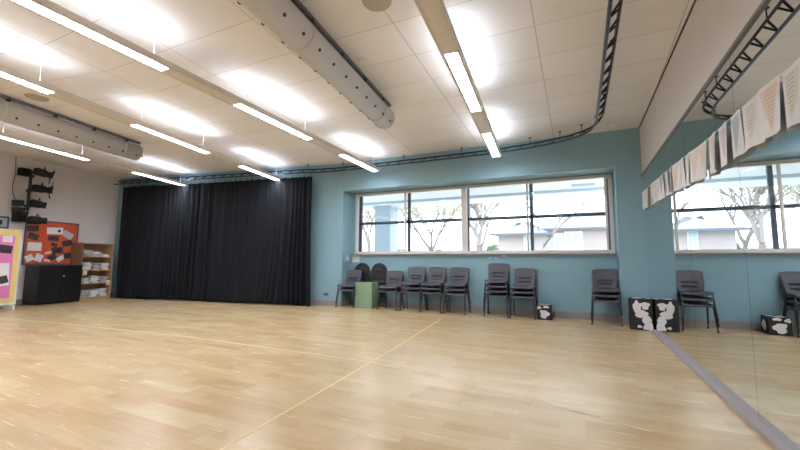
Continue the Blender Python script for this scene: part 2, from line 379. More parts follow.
bush((-9.6, 19, -.12), (1.6, .8, 2.0), 'rounded green bush below the leafy tree', 1)
bush((-12.8, 18, -.12), (1.4, .8, 1.9), 'green bush left of the column', 2)
bush((-4.9, 24.5, -.12), (.9, .7, 2.2), 'green bush between tree and outbuilding', 4)
bush((-7.0, 20, -.12), (1.5, .7, 1.7), 'low green bush right of the leafy tree', 6)
struct(bx('far_fence', (-12, 27, .9), (24, .1, 2.0), 'brick'))

# ------------------------------------------------------------ suspended light rows
def lrow(idx, p0, p1, lamps, label):
    """p0,p1: centre line ends; lamps: (y0,y1) list"""
    p0, p1 = Vector(p0), Vector(p1); d = (p1-p0).normalized(); L = (p1-p0).length
    r = thing('linear_light', label, 'ceiling light', (p0.x, p0.y, 2.90), math.atan2(d.y, d.x), 'suspended light rows')
    lam = [((a-p0.y)/d.y, (b-p0.y)/d.y) for a, b in lamps]
    W, hh = .18, .06
    bm = bmesh.new()
    for s in (-1, 1): box(bm, (L/2, s*(W/2-.009), hh/2), (L, .018, hh))
    for s in (-1, 1): box(bm, (L/2, s*(W/2-.023), .004), (L, .016, .008))
    cur = 0
    for a, b in lam+[(L, L)]:
        if a-cur > .01: box(bm, ((cur+a)/2, 0, hh/2+.001), (a-cur, W-.04, hh-.004))
        cur = b
    obj('channel', bm, 'channel', r)
    for a, b in lam:
        a0, b0 = max(a, .03), min(b, L-.03)
        bm = bmesh.new(); box(bm, ((a0+b0)/2, 0, .012), (b0-a0, W-.065, .01))
        n = int((b0-a0)/.05)
        obj('louvre', bm, 'louvre', r)
        bm = bmesh.new()
        for k in range(1, n): box(bm, (a0+k*(b0-a0)/n, 0, .004), (.003, W-.065, .008))
        box(bm, ((a0+b0)/2, 0, .004), (b0-a0, .004, .008))
        obj('louvre_blade', bm, 'plastic_white', r)
        bm = bmesh.new(); box(bm, ((a0+b0)/2, 0, hh-.012), (b0-a0, W-.05, .008)); obj('uplight_cover', bm, 'uplight', r)
        for e in (a0+.12, b0-.12):
            bm = bmesh.new(); cyl(bm, (e, 0, hh-.01), (e, 0, H-2.90), .004, n=6); cyl(bm, (e, 0, H-2.91), (e, 0, H-2.90), .02, n=8); obj('suspension_wire', bm, 'plastic_white', r)
    for e in (0, L):
        bm = bmesh.new(); box(bm, (e, 0, hh/2), (.008, W, hh)); obj('end_cap', bm, 'plastic_white', r)
lrow(0, (-.56, -2.3), (-1.29, 6.83), [(-1.5, -.1), (3.19, 4.61), (5.50, 6.80)], 'suspended light row nearest the mirrors')
lrow(1, (-3.56, -2.3), (-3.83, 6.93), [(-1.5, -.1), (.87, 2.29), (3.20, 4.64), (5.58, 6.91)], 'suspended light row between the two ducts, over the room middle')
lrow(2, (-4.53, -2.3), (-6.40, 6.83), [(-1.6, -.2), (.67, 2.09), (3.11, 4.52), (5.44, 6.81)], 'suspended light row just right of the left duct')
lrow(3, (-7.02, -1.8), (-9.09, 6.33), [(.05, 1.45), (2.48, 3.91), (4.89, 6.31)], 'suspended light row nearest the white left wall')

# ------------------------------------------------------------ air ducts
def duct(p0, p1, label):
    p0, p1 = Vector((*p0, 3.06)), Vector((*p1, 3.06)); d = (p1-p0).normalized(); L = (p1-p0).length
    r = thing('air_duct', label, 'air duct', p0, math.atan2(d.y, d.x), 'ceiling air ducts')
    rad = .15
    bm = bmesh.new(); cyl(bm, (0, 0, 0), (L, 0, 0), rad, n=40)
    obj('duct_body', bm, 'duct', r, smooth=False)
    for p in r.children[0].data.polygons: p.use_smooth = abs(p.normal.x) < .5
    for x in [L-.35]+[L-.35-1.8*k for k in range(1, int(L/1.8))]:
        bm = bmesh.new(); cyl(bm, (x-.012, 0, 0), (x+.012, 0, 0), rad+.006, n=40); obj('joint_ring', bm, 'duct', r)
    bm = bmesh.new(); cyl(bm, (L-.02, 0, 0), (L+.015, 0, 0), rad+.004, rad-.02, n=40); obj('end_cap', bm, 'duct', r)
    bm = bmesh.new(); box(bm, (L/2, -.075, .178), (L-.05, .05, .035)); obj('hanging_rail', bm, 'rail', r)
    for k in range(int(L/.6)):
        bm = bmesh.new(); box(bm, (L-.3-k*.6, -.075, .15), (.03, .06, .05)); obj('bracket', bm, 'dark', r)
    x = L-.12; k = 0
    while x > .1:
        for ang, s in ((-35, 1), (-125, 1)):
            a = math.radians(ang); n = Vector((0, math.cos(a), math.sin(a)))
            # right hand side of the run is -y in local axes
            n = Vector((0, -math.cos(a), math.sin(a)))
            bm = bmesh.new(); cyl(bm, Vector((x, 0, 0))+n*(rad-.004), Vector((x, 0, 0))+n*(rad+.008), .018, .014, n=12); obj('nozzle', bm, 'dark', r)
        x -= .27; k += 1
duct((-1.72, -2.2), (-2.477, 4.726), 'round grey perforated air duct over the room middle')
duct((-6.20, -2.2), (-7.66, 4.32), 'round grey perforated air duct near the left wall')

# ------------------------------------------------------------ curtain track
def smooth_path(pts, n=6):
    out = []
    P = [Vector(p) for p in pts]
    for i in range(len(P)-1):
        a, b, c, d = P[max(i-1, 0)], P[i], P[i+1], P[min(i+2, len(P)-1)]
        for k in range(n):
            t = k/n; out.append(.5*((2*b)+(c-a)*t+(2*a-5*b+4*c-d)*t*t+(3*b-a-3*c+d)*t**3))
    out.append(P[-1]); return out
tp = [fw(.12, .2)[:2], fw(3.3, .2)[:2], fw(5.6, .2)[:2], (-5.0, 7.09), (-3.3, 7.12), (-1.9, 7.12), (-1.2, 7.08), (-.5, 6.96), (-.05, 6.78), (.22, 6.5), (.32, 6.1), (.33, 5.6), (.33, 4), (.32, 2), (.31, 0), (.30, -2.2)]
tp = [(p[0], p[1], 0) for p in tp]
path = smooth_path(tp, 8)
def offset(path, o, z):
    out = []
    for i, p in enumerate(path):
        d = (path[min(i+1, len(path)-1)]-path[max(i-1, 0)]).normalized(); out.append(p+Vector((-d.y, d.x, 0))*o+Vector((0, 0, z)))
    return out
tr = thing('curtain_track', 'black ladder-shaped curtain track running below the ceiling and curving at the corner', 'curtain track')
bm = bmesh.new(); tube(bm, offset(path, .055, 3.145), .015, 6); obj('upper_rail', bm, 'track', tr)
bm = bmesh.new(); tube(bm, offset(path, -.035, 3.05), .017, 6); obj('lower_rail', bm, 'tracksteel', tr)
A, B = offset(path, .055, 3.145), offset(path, -.035, 3.05)
acc = 0; last = path[0]; k = 0
for i in range(1, len(path)):
    seg = (path[i]-path[i-1]).length
    n = max(1, int(seg/.05))
    for j in range(n):
        acc += seg/n
        if acc > .24 and k < 98:
            acc = 0; t = (j+1)/n; a = A[i-1].lerp(A[i], t); b = B[i-1].lerp(B[i], t); d = (path[i]-path[i-1]).normalized()
            bm = bmesh.new(); tube(bm, [a+d*.05, b, a-d*.05], .011, 5); obj('rung', bm, 'track', tr); k += 1
for i in range(4, len(path), 7):
    bm = bmesh.new(); cyl(bm, A[i], (A[i].x, A[i].y, H), .006, n=6); cyl(bm, (A[i].x, A[i].y, H-.01), (A[i].x, A[i].y, H), .025, n=8); obj('ceiling_bracket', bm, 'track', tr)

# ------------------------------------------------------------ curtains
def curtain(s0, s1, z1, label, seed, off, gather=1.0, flare=(0, 0), hem=.02, folds=None):
    rnd = random.Random(seed); bm = bmesh.new(); L = s1-s0; NX = int(L*70); NZ = 34
    ph = [rnd.uniform(0, 2*PI) for _ in range(6)]
    fr = [rnd.uniform(3.0, 4.5), rnd.uniform(7, 9), rnd.uniform(12, 15)]
    # irregular fold spacing
    knots = [0]
    while knots[-1] < L: knots.append(knots[-1]+rnd.choice((rnd.uniform(.08, .13), rnd.uniform(.16, .38)))/gather)
    def phase(x):
        for i in range(len(knots)-1):
            if knots[i+1] >= x: return 2*PI*(i+(x-knots[i])/(knots[i+1]-knots[i]))
        return 2*PI*len(knots)
    grid = []
    for j in range(NZ+1):
        t = j/NZ; z = z1+(hem-z1)*t; row = []
        for i in range(NX+1):
            x = L*i/NX
            amp = (.022+.045*min(1, t*1.6))*(.6+.4*math.sin(x*2.3+ph[3]+t))
            dy = amp*math.sin(phase(x)+.5*math.sin(t*3+x*3+ph[0])*t)+.012*math.sin(x*fr[1]+ph[1]+t*1.5)*t+.006*math.sin(x*fr[2]*2+ph[2])
            xx = x+flare[0]*t*t*(1-x/L)+flare[1]*t*t*(x/L)+.02*math.sin(t*4+x*5+ph[4])*t
            dz = -.02*abs(math.sin(phase(x)/2))*(1 if j == 0 else 0)+(rnd.uniform(-.006, .006) if j == NZ else 0)+(.03*math.sin(x*2.1+ph[5])*(t if t > .95 else 0))
            row.append(bm.verts.new((xx, -dy, z+max(dz, hem*-.8) if j == NZ else z+dz)))
        grid.append(row)
    for a, b in zip(grid, grid[1:]):
        for i in range(NX): bm.faces.new((a[i], a[i+1], b[i+1], b[i]))
    P = fw(s0, off)
    r = thing('curtain', label, 'curtain', P, TH, 'black stage curtains')
    o = obj('drape', bm, 'curtain', r, smooth=True)
    md = o.modifiers.new('thick', 'SOLIDIFY'); md.thickness = .006
    n = int(L/.16)
    for k in range(n+1):
        x = .04+k*(L-.08)/n
        bm = bmesh.new(); tube(bm, [(x, -.0, z1-.01), (x, .005, z1+.03), (x, 0, 3.035)], .004, 5); obj('hook', bm, 'black_metal', r)
curtain(.40, 2.54, 2.98, 'black floor-length curtain at the left, next to the white wall', 11, .19, .8, (-.02, .02))
curtain(2.54, 4.46, 2.97, 'black floor-length curtain in the middle of the three', 12, .17, 1.2, (-.05, -.03))
curtain(4.46, 6.10, 2.96, 'black floor-length curtain at the right, flaring at its hem', 19, .25, 1.2, (-.32, .03), .015)

# ------------------------------------------------------------ stacking chairs
CW = .40
def shell_grid(bm, f, nu, nv, hole=None):
    g = [[bm.verts.new(f(i/nu, j/nv)) for i in range(nu+1)] for j in range(nv+1)]
    for j in range(nv):
        for i in range(nu):
            if hole and hole(i/nu+.5/nu, j/nv+.5/nv): continue
            bm.faces.new((g[j][i], g[j][i+1], g[j+1][i+1], g[j+1][i]))
def make_chair():
    r = thing('stacking_chair', 'x', 'chair')
    # seat: front at -y, z .40
    bm = bmesh.new()
    def seat(u, v):
        x = (u-.5)*CW*(1-.08*v); y = -.19+.36*v
        z = .40-.022*math.exp(-((v-.55)/.3)**2)*(1-(2*u-1)**2)
        if v < .12: z -= .03*((.12-v)/.12)**2
        z += .008*abs(2*u-1)**4
        return (x, y, z)
    shell_grid(bm, seat, 14, 14)
    o = obj('seat', bm, 'chair', r, smooth=True); md = o.modifiers.new('t', 'SOLIDIFY'); md.thickness = .016; md.offset = -1
    bm = bmesh.new()
    def back(u, v):
        x = (u-.5)*(CW*(.80 if v < .02 else .84+.16*min(1, v*1.6))); s = 2*u-1
        z = .385+.335*v; y = .165+.075*v-.022*(1-s*s)*(-1 if v > .3 else -1) - .0
        if v > .93: x *= 1-.05*((v-.93)/.07)**2; z -= .012*abs(s)**4
        return (x, y, z)
    shell_grid(bm, back, 20, 20, lambda u, v: abs(u-.5) < .30 and (.34 < v < .44 or .20 < v < .26))
    o = obj('backrest', bm, 'chair', r, smooth=True); md = o.modifiers.new('t', 'SOLIDIFY'); md.thickness = .014
    for s in (-1, 1):
        bm = bmesh.new(); tube(bm, [(s*.19, -.13, .372), (s*.193, -.155, .34), (s*.215, -.215, .009)], .0105, 8); cyl(bm, (s*.215, -.215, 0), (s*.215, -.215, .03), .015, n=8); obj('leg', bm, 'chairleg', r, smooth=True)
        bm = bmesh.new(); tube(bm, [(s*.19, .09, .372), (s*.193, .115, .34), (s*.215, .20, .009)], .0105, 8); cyl(bm, (s*.215, .20, 0), (s*.215, .20, .03), .015, n=8); obj('leg', bm, 'chairleg', r, smooth=True)
    bm = bmesh.new()
    for s in (-1, 1): tube(bm, [(s*.19, -.14, .372), (s*.19, .10, .372)], .0105, 8)
    tube(bm, [(-.19, -.10, .370), (.19, -.10, .370)], .009, 8); tube(bm, [(-.19, .07, .370), (.19, .07, .370)], .009, 8)
    obj('seat_frame', bm, 'chairleg', r, smooth=True)
    return r
proto = make_chair(); used = False
LEV = {2: ['upper chair', 'lower chair'], 3: ['top chair', 'middle chair', 'bottom chair'], 4: ['top chair', 'second chair from the top', 'third chair from the top', 'bottom chair']}
stacks = [
 (-4.66, 7.28, .12, 2, 'stack of two left of the green box'),
 (-3.67, 7.36, .06, 2, 'stack of two right of the green box'),
 (-3.16, 7.41, .05, 3, 'leftmost of the three-high stacks'),
 (-2.71, 7.41, -.0, 3, 'second of the three-high stacks under the window'),
 (-2.22, 7.41, .02, 3, 'third three-high stack, left of the wide gap'),
 (-1.43, 7.40, .02, 4, 'four-high stack under the window'),
 (-.95, 7.40, -.02, 3, 'stack of three left of the small patterned box'),
 (.375, 7.32, -.05, 3, 'stack beside the large blotted box')]
for x, y, a, n, where in stacks:
    for k in range(n):
        lab = 'grey plastic chair, %s in the %s' % (LEV[n][n-1-k], where)
        loc = (x+random.uniform(-.004, .004), y-.008*k, .089*k)
        if not used: proto.location = loc; proto.rotation_euler.z = a; proto['label'] = lab; proto['group'] = 'stacked grey chairs'; used = True
        else: dup(proto, loc, a, lab, 'stacked grey chairs')

# folding chairs with round backs, folded against the wall
def folding(loc, rz, label):
    r = thing('folding_chair', label, 'chair', loc, rz, 'folded black chairs')
    lean = .05
    def P(x, z, o=0): return (x, lean*(z/.95)+o, z)
    W = .2
    arch = [P(-W, .02)]+[P(-W, .3), P(-W, .55), P(-W, .76)]+[P(W*-math.cos(a), .76+.2*math.sin(a)) for a in [PI*k/12 for k in range(1, 12)]]+[P(W, .76), P(W, .55), P(W, .3), P(W, .02)]
    bm = bmesh.new(); tube(bm, arch, .013, 8); obj('back_frame', bm, 'fold', r, smooth=True)
    bm = bmesh.new()       # fan of spokes in the round top
    c = Vector(P(0, .74, -.02))
    for a in [PI*k/8 for k in range(1, 8)]: tube(bm, [c, Vector(P(-math.cos(a)*.19, .76+.19*math.sin(a), -.02))], .006, 5)
    tube(bm, [P(-math.cos(a)*.10, .745+.10*math.sin(a), -.02) for a in [PI*k/10 for k in range(0, 11)]], .006, 5)
    obj('fan_spokes', bm, 'chairleg', r, smooth=True)
    bm = bmesh.new(); v = [bm.verts.new(P(x, z, -.004)) for x, z in [(-.19, .58), (.19, .58)]+[(.19*math.cos(PI*q/14), .76+.185*math.sin(PI*q/14)) for q in range(15)]]; bm.faces.new(v)
    o = obj('backrest', bm, 'fold', r); md = o.modifiers.new('t', 'SOLIDIFY'); md.thickness = .012
    bm = bmesh.new(); v = [bm.verts.new(P(x, z, -.03)) for x, z in ((-.17, .20), (.17, .20), (.18, .55), (-.18, .55))]; bm.faces.new(v)
    o = obj('seat', bm, 'fold', r); md = o.modifiers.new('t', 'SOLIDIFY'); md.thickness = .03
    for s in (-1, 1):
        bm = bmesh.new(); tube(bm, [P(s*.17, .58, -.02), (s*.17, -.05, .01)], .011, 8); obj('leg', bm, 'fold', r, smooth=True)
    bm = bmesh.new(); tube(bm, [(-.17, -.035, .12), (.17, -.035, .12)], .009, 6); obj('stretcher', bm, 'fold', r, smooth=True)
folding((-4.56, 7.60, 0), 0, 'folded black round-backed chair behind the leftmost grey stack')
folding((-4.11, 7.60, 0), 0, 'folded black round-backed chair behind the green box')

# ------------------------------------------------------------ boxes
bm = bmesh.new(); box(bm, (0, 0, .275), (.42, .27, .55))
tag(obj('green_box', bm, 'green', loc=(-4.25, 7.33, 0), rz=-.04, bevel=.004), 'tall pale green wooden box among the chairs', 'box')
def pbox(name, verts8, label, seed):
    pass
def blotch_panel(bm, w_, h_, blobs, y):
    for cx_, cz_, rx, rz_, sd in blobs:
        rnd = random.Random(sd); n = 26; vs = []
        for k in range(n):
            a = 2*PI*k/n; q = 1+.16*math.sin(3*a+sd)+.10*math.sin(5*a+2*sd)+rnd.uniform(-.05, .05)
            px_ = min(max(cx_+rx*q*math.cos(a), -w_/2+.004), w_/2-.004); pz = min(max(cz_+rz_*q*math.sin(a), .004), h_-.004)
            vs.append(bm.verts.new((px_, y, pz)))
        bm.faces.new(vs)
M['black_card'] = mat('black_card', srgb(24, 23, 28), .6)
M['blot'] = mat('white_paint_blot', srgb(232, 226, 228), .7)
def patterned(loc, rz, w_, d_, h_, blobs, top, side, label):
    r = thing('patterned_box', label, 'box', loc, rz, 'black and white boxes')
    bm = bmesh.new(); box(bm, (0, 0, h_/2), (w_, d_, h_)); obj('box_body', bm, 'black_card', r, bevel=.003)
    bm = bmesh.new(); blotch_panel(bm, w_, h_, blobs, -d_/2-.0012)
    b2 = bmesh.new()
    for cx_, cy_, rx, ry, sd in top:
        n = 22; b2.faces.new([b2.verts.new((min(max(cx_+rx*(1+.15*math.sin(3*2*PI*k/n+sd))*math.cos(2*PI*k/n), -w_/2+.004), w_/2-.004), min(max(cy_+ry*(1+.15*math.sin(4*2*PI*k/n+sd))*math.sin(2*PI*k/n), -d_/2+.004), d_/2-.004), h_+.0012)) for k in range(n)])
    for s, cy_, cz_, ry, rz_, sd in side:
        n = 22; b2.faces.new([b2.verts.new((s*(w_/2+.0012), min(max(cy_+ry*(1+.2*math.sin(3*2*PI*k/n+sd))*math.cos(2*PI*k/n), -d_/2+.004), d_/2-.004), min(max(cz_+rz_*(1+.15*math.sin(4*2*PI*k/n+sd))*math.sin(2*PI*k/n), .004), h_-.004))) for k in range(n)])
    me = bpy.data.meshes.new('tmp'); b2.to_mesh(me); b2.free(); bm.from_mesh(me)
    obj('white_blots', bm, 'blot', r)['label'] = 'white painted blots'
patterned((-.60, 7.43, 0), .05, .25, .30, .25, [(.0, .10, .075, .072, 1), (-.085, .21, .035, .03, 2), (.03, .225, .05, .022, 3)],
          [(-.02, -.05, .07, .06, 1), (.06, .07, .05, .05, 4), (-.08, .1, .03, .03, 5)], [(1, .03, .12, .09, .07, 2), (-1, -.05, .1, .06, .05, 3)], 'small black and white box on the floor beside a stack of three')
patterned((.83, 6.93, 0), -.22, .31, .18, .47, [(-.045, .36, .055, .07, 3), (.06, .37, .06, .055, 6), (.0, .25, .085, .06, 1), (.07, .17, .06, .07, 8), (.10, .06, .07, .06, 4), (-.02, .055, .03, .02, 2)],
          [(-.05, 0, .07, .07, 1), (.09, .04, .04, .07, 4)], [(-1, -.05, .32, .05, .08, 2), (-1, .03, .12, .06, .06, 5)], 'large black and white blotted box leaning at the mirror corner')

# ------------------------------------------------------------ left wall furniture
AW = math.atan2(E1.y, E1.x)           # local x = into the room, local y = along wall away from camera
def lthing(name, label, cat, u, v, z=0, group=None): return thing(name, label, cat, lw(u, v, z), AW, group)
cb = lthing('cupboard', 'low black two-door cupboard against the white left wall', 'cupboard', 1.56, .03)
bx('body', (.23, 0, .435), (.44, .88, .83), 'black_gloss', cb, bevel=.003)
bx('top_panel', (.235, 0, .86), (.46, .90, .022), 'black_gloss', cb, bevel=.003)
for s in (-1, 1):
    d = bx('door', (.458, s*.219, .44), (.018, .43, .80), 'black_gloss', cb, bevel=.003)
    if s > 0: bm = bmesh.new(); cyl(bm, (.467, s*.04, .62), (.485, s*.04, .62), .014, n=12); obj('knob', bm, 'plastic_white', d)
bs = lthing('bookcase', 'open wooden bookcase with papers between cupboard and corner', 'bookcase', .72, .03)
WD, HT, DP = .74, 1.42, .38
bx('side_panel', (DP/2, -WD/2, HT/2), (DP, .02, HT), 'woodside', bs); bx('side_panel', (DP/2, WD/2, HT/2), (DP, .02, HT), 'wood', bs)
bx('back_panel', (.006, 0, HT/2), (.01, WD-.02, HT-.04), 'wood', bs)
shz = [.07, .41, .74, 1.07]
for z in shz+[HT-.01]: bx('shelf', (DP/2, 0, z), (DP-.005, WD-.02, .02), 'wood', bs)
bx('plinth', (DP-.02, 0, .03), (.018, WD-.02, .06), 'wood', bs)
for z, y in ((.74, -.28), (.41, .30)): bx('shelf_label', (DP+.004, y, z-.05 if z > .6 else z+.01), (.004, .10, .12), 'card', bs)
names = ['bottom shelf', 'second shelf up', 'third shelf up', 'top shelf']
rnd = random.Random(5)
for si, z in enumerate(shz):
    for pi, (yy, side) in enumerate(((-.20, 'left'), (.03, 'middle'), (.24, 'right'))):
        bm = bmesh.new(); zz = 0; n = rnd.randint(9, 14)
        if side == 'right' and si == 3: n = 4
        for k in range(n):
            t = rnd.uniform(.006, .022); box(bm, (rnd.uniform(-.03, .03), rnd.uniform(-.014, .014), zz+t/2), (rnd.uniform(.20, .27), rnd.uniform(.15, .20), t), rnd.uniform(-.22, .22)); zz += t+.0005
        o = obj('paper_pile', bm, 'paper' if (pi+si) % 3 else 'paper2')
        P = lw(.72-yy, .03+.20, z+.0105); o.location = P; o.rotation_euler.z = AW
        tag(o, 'untidy pile of papers, %s on the %s of the bookcase' % (side, names[si]), 'papers', 'paper piles in the bookcase')
        bm = bmesh.new(); zt = 0
        for k in range(2): box(bm, (rnd.uniform(-.03, .05), rnd.uniform(-.02, .02), zz+.003+k*.004), (rnd.uniform(.12, .2), rnd.uniform(.1, .16), .003), rnd.uniform(-.6, .6))
        obj('printed_sheet', bm, 'print', o)

# orange notice board
nb = lthing('notice_board', 'orange notice board with pinned pictures above the black cupboard', 'notice board', 1.50, 0)
y0_, y1_, z0_, z1_ = -.56, .54, .87, 1.90
bx('frame', (.012, (y0_+y1_)/2, (z0_+z1_)/2), (.024, y1_-y0_, z1_-z0_), 'boardframe', nb)
bx('backing', (.02, (y0_+y1_)/2, (z0_+z1_)/2), (.014, y1_-y0_-.07, z1_-z0_-.07), 'orange', nb)
# (y, z, w, h, angle, material)
sheets = [(-.42, 1.70, .22, .13, .1, 'print'), (-.40, 1.52, .20, .14, -.3, 'print'), (-.36, 1.29, .27, .19, 0, 'paper'), (-.44, 1.03, .15, .14, .5, 'paper'), (-.26, 1.04, .15, .17, -.4, 'paper'),
          (.02, 1.68, .34, .16, .05, 'paper'), (.0, 1.50, .22, .12, 0, 'print'), (.30, 1.60, .24, .15, -.5, 'paper2'), (.30, 1.40, .22, .14, .3, 'print'), (.02, 1.35, .13, .08, -.3, 'print'),
          (.10, 1.22, .24, .15, .1, 'print'), (-.08, 1.16, .14, .05, .3, 'card'), (.0, 1.05, .18, .12, .4, 'print'), (.20, 1.04, .22, .10, .6, 'paper'), (.32, 1.10, .16, .15, .2, 'print'), (-.10, .98, .12, .05, -.2, 'paper')]
for i, (yy, zz, a, b, ang, m_) in enumerate(sheets):
    bm = bmesh.new(); box(bm, (.0285+.0007*i, yy, zz), (.0012, a, b)); bmesh.ops.rotate(bm, verts=bm.verts, cent=(0, yy, zz), matrix=Matrix.Rotation(ang, 3, 'X'))
    obj('pinned_sheet', bm, m_, nb)
# heart and portrait details on the central picture
bm = bmesh.new(); cyl(bm, (.041, .10, 1.68), (.043, .10, 1.68), .035, n=16); obj('pinned_badge', bm, 'print', nb)
sb = lthing('picture_frame', 'small blue-framed picture high at the left edge of the wall', 'picture', 2.60, 0)
bx('frame', (.012, 0, 1.78), (.024, .48, .27), 'blueframe', sb); bx('picture', (.022, 0, 1.78), (.012, .40, .19), 'paper2', sb); bx('print', (.026, .05, 1.78), (.01, .14, .10), 'print', sb)

# pink display board standing on the floor
pk = thing('display_board', 'pink display board with yellow border standing on the floor at the left', 'display board', (-10.32, 3.72, 0), AW)
# local y runs away from camera, board spans towards camera
bx('frame', (0, -.60, .85), (.035, 1.24, 1.50), 'plastic_white', pk)
bx('border', (.012, -.60, .86), (.016, 1.18, 1.44), 'yellow', pk)
bx('backing', (.016, -.60, .85), (.016, 1.00, 1.24), 'pink', pk)
for i, (yy, zz, a, b, ang, m_) in enumerate([(-.22, 1.40, .16, .13, .05, 'paper'), (-.26, 1.20, .26, .16, -.1, 'print'), (-.42, .98, .20, .34, 0, 'paper'), (-.27, .70, .26, .44, .06, 'paper'), (-.22, .60, .13, .15, .3, 'print'), (-.7, 1.2, .3, .2, 0, 'paper'), (-.72, .8, .28, .36, .1, 'paper2'), (-.75, .45, .2, .2, 0, 'print')]):
    bm = bmesh.new(); box(bm, (.0255+.0007*i, yy, zz), (.0012, a, b)); bmesh.ops.rotate(bm, verts=bm.verts, cent=(0, yy, zz), matrix=Matrix.Rotation(ang, 3, 'X')); obj('pinned_sheet', bm, m_, pk)
for yy in (-.08, -1.12): bx('foot', (0, yy, .05), (.30, .03, .10), 'plastic_white', pk)

# ------------------------------------------------------------ stage light rig on the left wall
rg = lthing('lighting_bracket', 'black wall bracket with curved pole carrying four spotlights', 'lighting bracket', 2.22, 0)
bx('upper_box', (.07, 0, 2.93), (.14, .17, .17), 'black_metal', rg); bx('lower_box', (.07, .0, 1.93), (.14, .20, .22), 'black_metal', rg)
bm = bmesh.new(); tube(bm, smooth_path([(.12, 0, 2.95), (.24, 0, 2.95), (.30, 0, 2.86), (.30, 0, 2.4), (.30, 0, 2.02), (.24, 0, 1.93), (.12, 0, 1.93)], 5), .028, 10); obj('pole', bm, 'black_metal', rg, smooth=True)
for z in (2.83, 2.50, 2.16): bx('clamp', (.30, 0, z), (.08, .09, .05), 'black_metal', rg)
bx('connector_box', (.16, -.10, 2.22), (.18, .12, .12), 'black_metal', rg); bx('connector_box', (.16, -.08, 2.07), (.20, .14, .10), 'black_metal', rg)
def spot(u, v, z, heading, tilt, length, doors, label):
    r = lthing('stage_light', label, 'stage light', u, v, z, 'stage lights on the wall bracket')
    mt = Matrix.Rotation(heading, 3, 'Z') @ Matrix.Rotation(tilt, 3, 'Y')     # beam along local +x
    def fin(name, bm, m_, sm=False, par=r):
        bmesh.ops.rotate(bm, verts=bm.verts, cent=(0, 0, 0), matrix=mt); return obj(name, bm, m_, par, smooth=sm)
    bm = bmesh.new(); cyl(bm, (-length*.5, 0, 0), (-length*.35, 0, 0), .06, .085, n=16); cyl(bm, (-length*.35, 0, 0), (length*.12, 0, 0), .085, .08, n=16)
    for k in range(4): cyl(bm, (-length*.3+k*.035, 0, 0), (-length*.3+k*.035+.01, 0, 0), .095, n=16)
    body = fin('lamp_body', bm, 'black_metal')
    bm = bmesh.new(); cyl(bm, (length*.12, 0, 0), (length*.34, 0, 0), .065, .075, n=16); fin('lens_tube', bm, 'black_metal')
    bm = bmesh.new(); cyl(bm, (length*.34, 0, 0), (length*.345, 0, 0), .065, n=16); fin('lens', bm, 'lens')
    bm = bmesh.new(); tube(bm, [(-.02, .10, 0), (-.02, .105, .10), (-.02, 0, .15), (-.02, -.105, .10), (-.02, -.10, 0)], .009, 6); fin('yoke', bm, 'black_metal', True)
    if doors:
        for a in (0, PI/2, PI, 3*PI/2):
            bm = bmesh.new()
            v = [bm.verts.new(c) for c in ((length*.34, -.075, .075), (length*.34, .075, .075), (length*.34+.03, .10, .19), (length*.34+.03, -.10, .19))]; bm.faces.new(v)
            bmesh.ops.rotate(bm, verts=bm.verts, cent=(0, 0, 0), matrix=Matrix.Rotation(a, 3, 'X')); o = fin('barn_door', bm, 'black_metal'); o.modifiers.new('t', 'SOLIDIFY').thickness = .004
spot(2.02, .36, 2.93, PI/2-.45, .22, .36, True, 'black spotlight with open barn doors at the top of the bracket')
spot(2.02, .36, 2.57, PI/2-.45, .08, .36, True, 'black spotlight with barn doors, second from the top')
spot(2.05, .36, 2.22, PI/2-.45, .14, .34, False, 'short black spotlight third from the top of the bracket')
spot(2.05, .38, 1.86, PI/2-.30, .0, .40, False, 'black spotlight at the bottom of the bracket, above the notice board')
bm = bmesh.new(); tube(bm, smooth_path([lw(2.36, .012, 3.25), lw(2.34, .012, 2.9), lw(2.36, .012, 2.5), lw(2.26, .02, 2.25)], 5), .006, 6)
tag(obj('power_cable', bm, 'black_metal', smooth=True), 'thin dark cable running down the white wall beside the bracket', 'cable')

# ------------------------------------------------------------ paper bunting in front of the mirrors
BX = .95
def bun_z(y):
    pts = [(1.6, 1.93), (2.26, 1.93), (2.6, 1.965), (3.2, 1.975), (3.7, 1.98), (4.4, 2.025), (5.2, 2.065), (6.2, 2.105), (7.2, 2.135)]
    for (a, za), (b, zb) in zip(pts, pts[1:]):
        if y <= b: return za+(zb-za)*(y-a)/(b-a)
    return 2.135
bm = bmesh.new(); tube(bm, [(BX, y, bun_z(y)) for y in [1.6+.2*k for k in range(29)]], .003, 6)
tag(obj('bunting_string', bm, 'plastic_white'), 'white string strung along the mirrors holding the paper flags', 'string')
cols = [('beige', (206, 200, 184)), ('grey', (196, 192, 186)), ('orange', (216, 176, 150)), ('cream', (222, 212, 196)), ('blue-grey', (146, 164, 176)), ('pink', (214, 188, 192)), ('lilac', (200, 186, 200)),
        ('orange', (218, 190, 168)), ('pink', (216, 190, 192)), ('blue-grey', (176, 192, 200)), ('orange', (214, 190, 172))]
CM = {}
oo = ['first', 'second', 'third', 'fourth', 'fifth', 'sixth', 'seventh', 'eighth', 'ninth', 'tenth', 'eleventh', 'twelfth', 'thirteenth', 'fourteenth', 'fifteenth', 'sixteenth', 'seventeenth', 'eighteenth', 'nineteenth', 'twentieth', 'twenty-first', 'twenty-second']
rnd = random.Random(3)
M['scribble'] = mat('pencil_marks', srgb(178, 168, 160), .9)
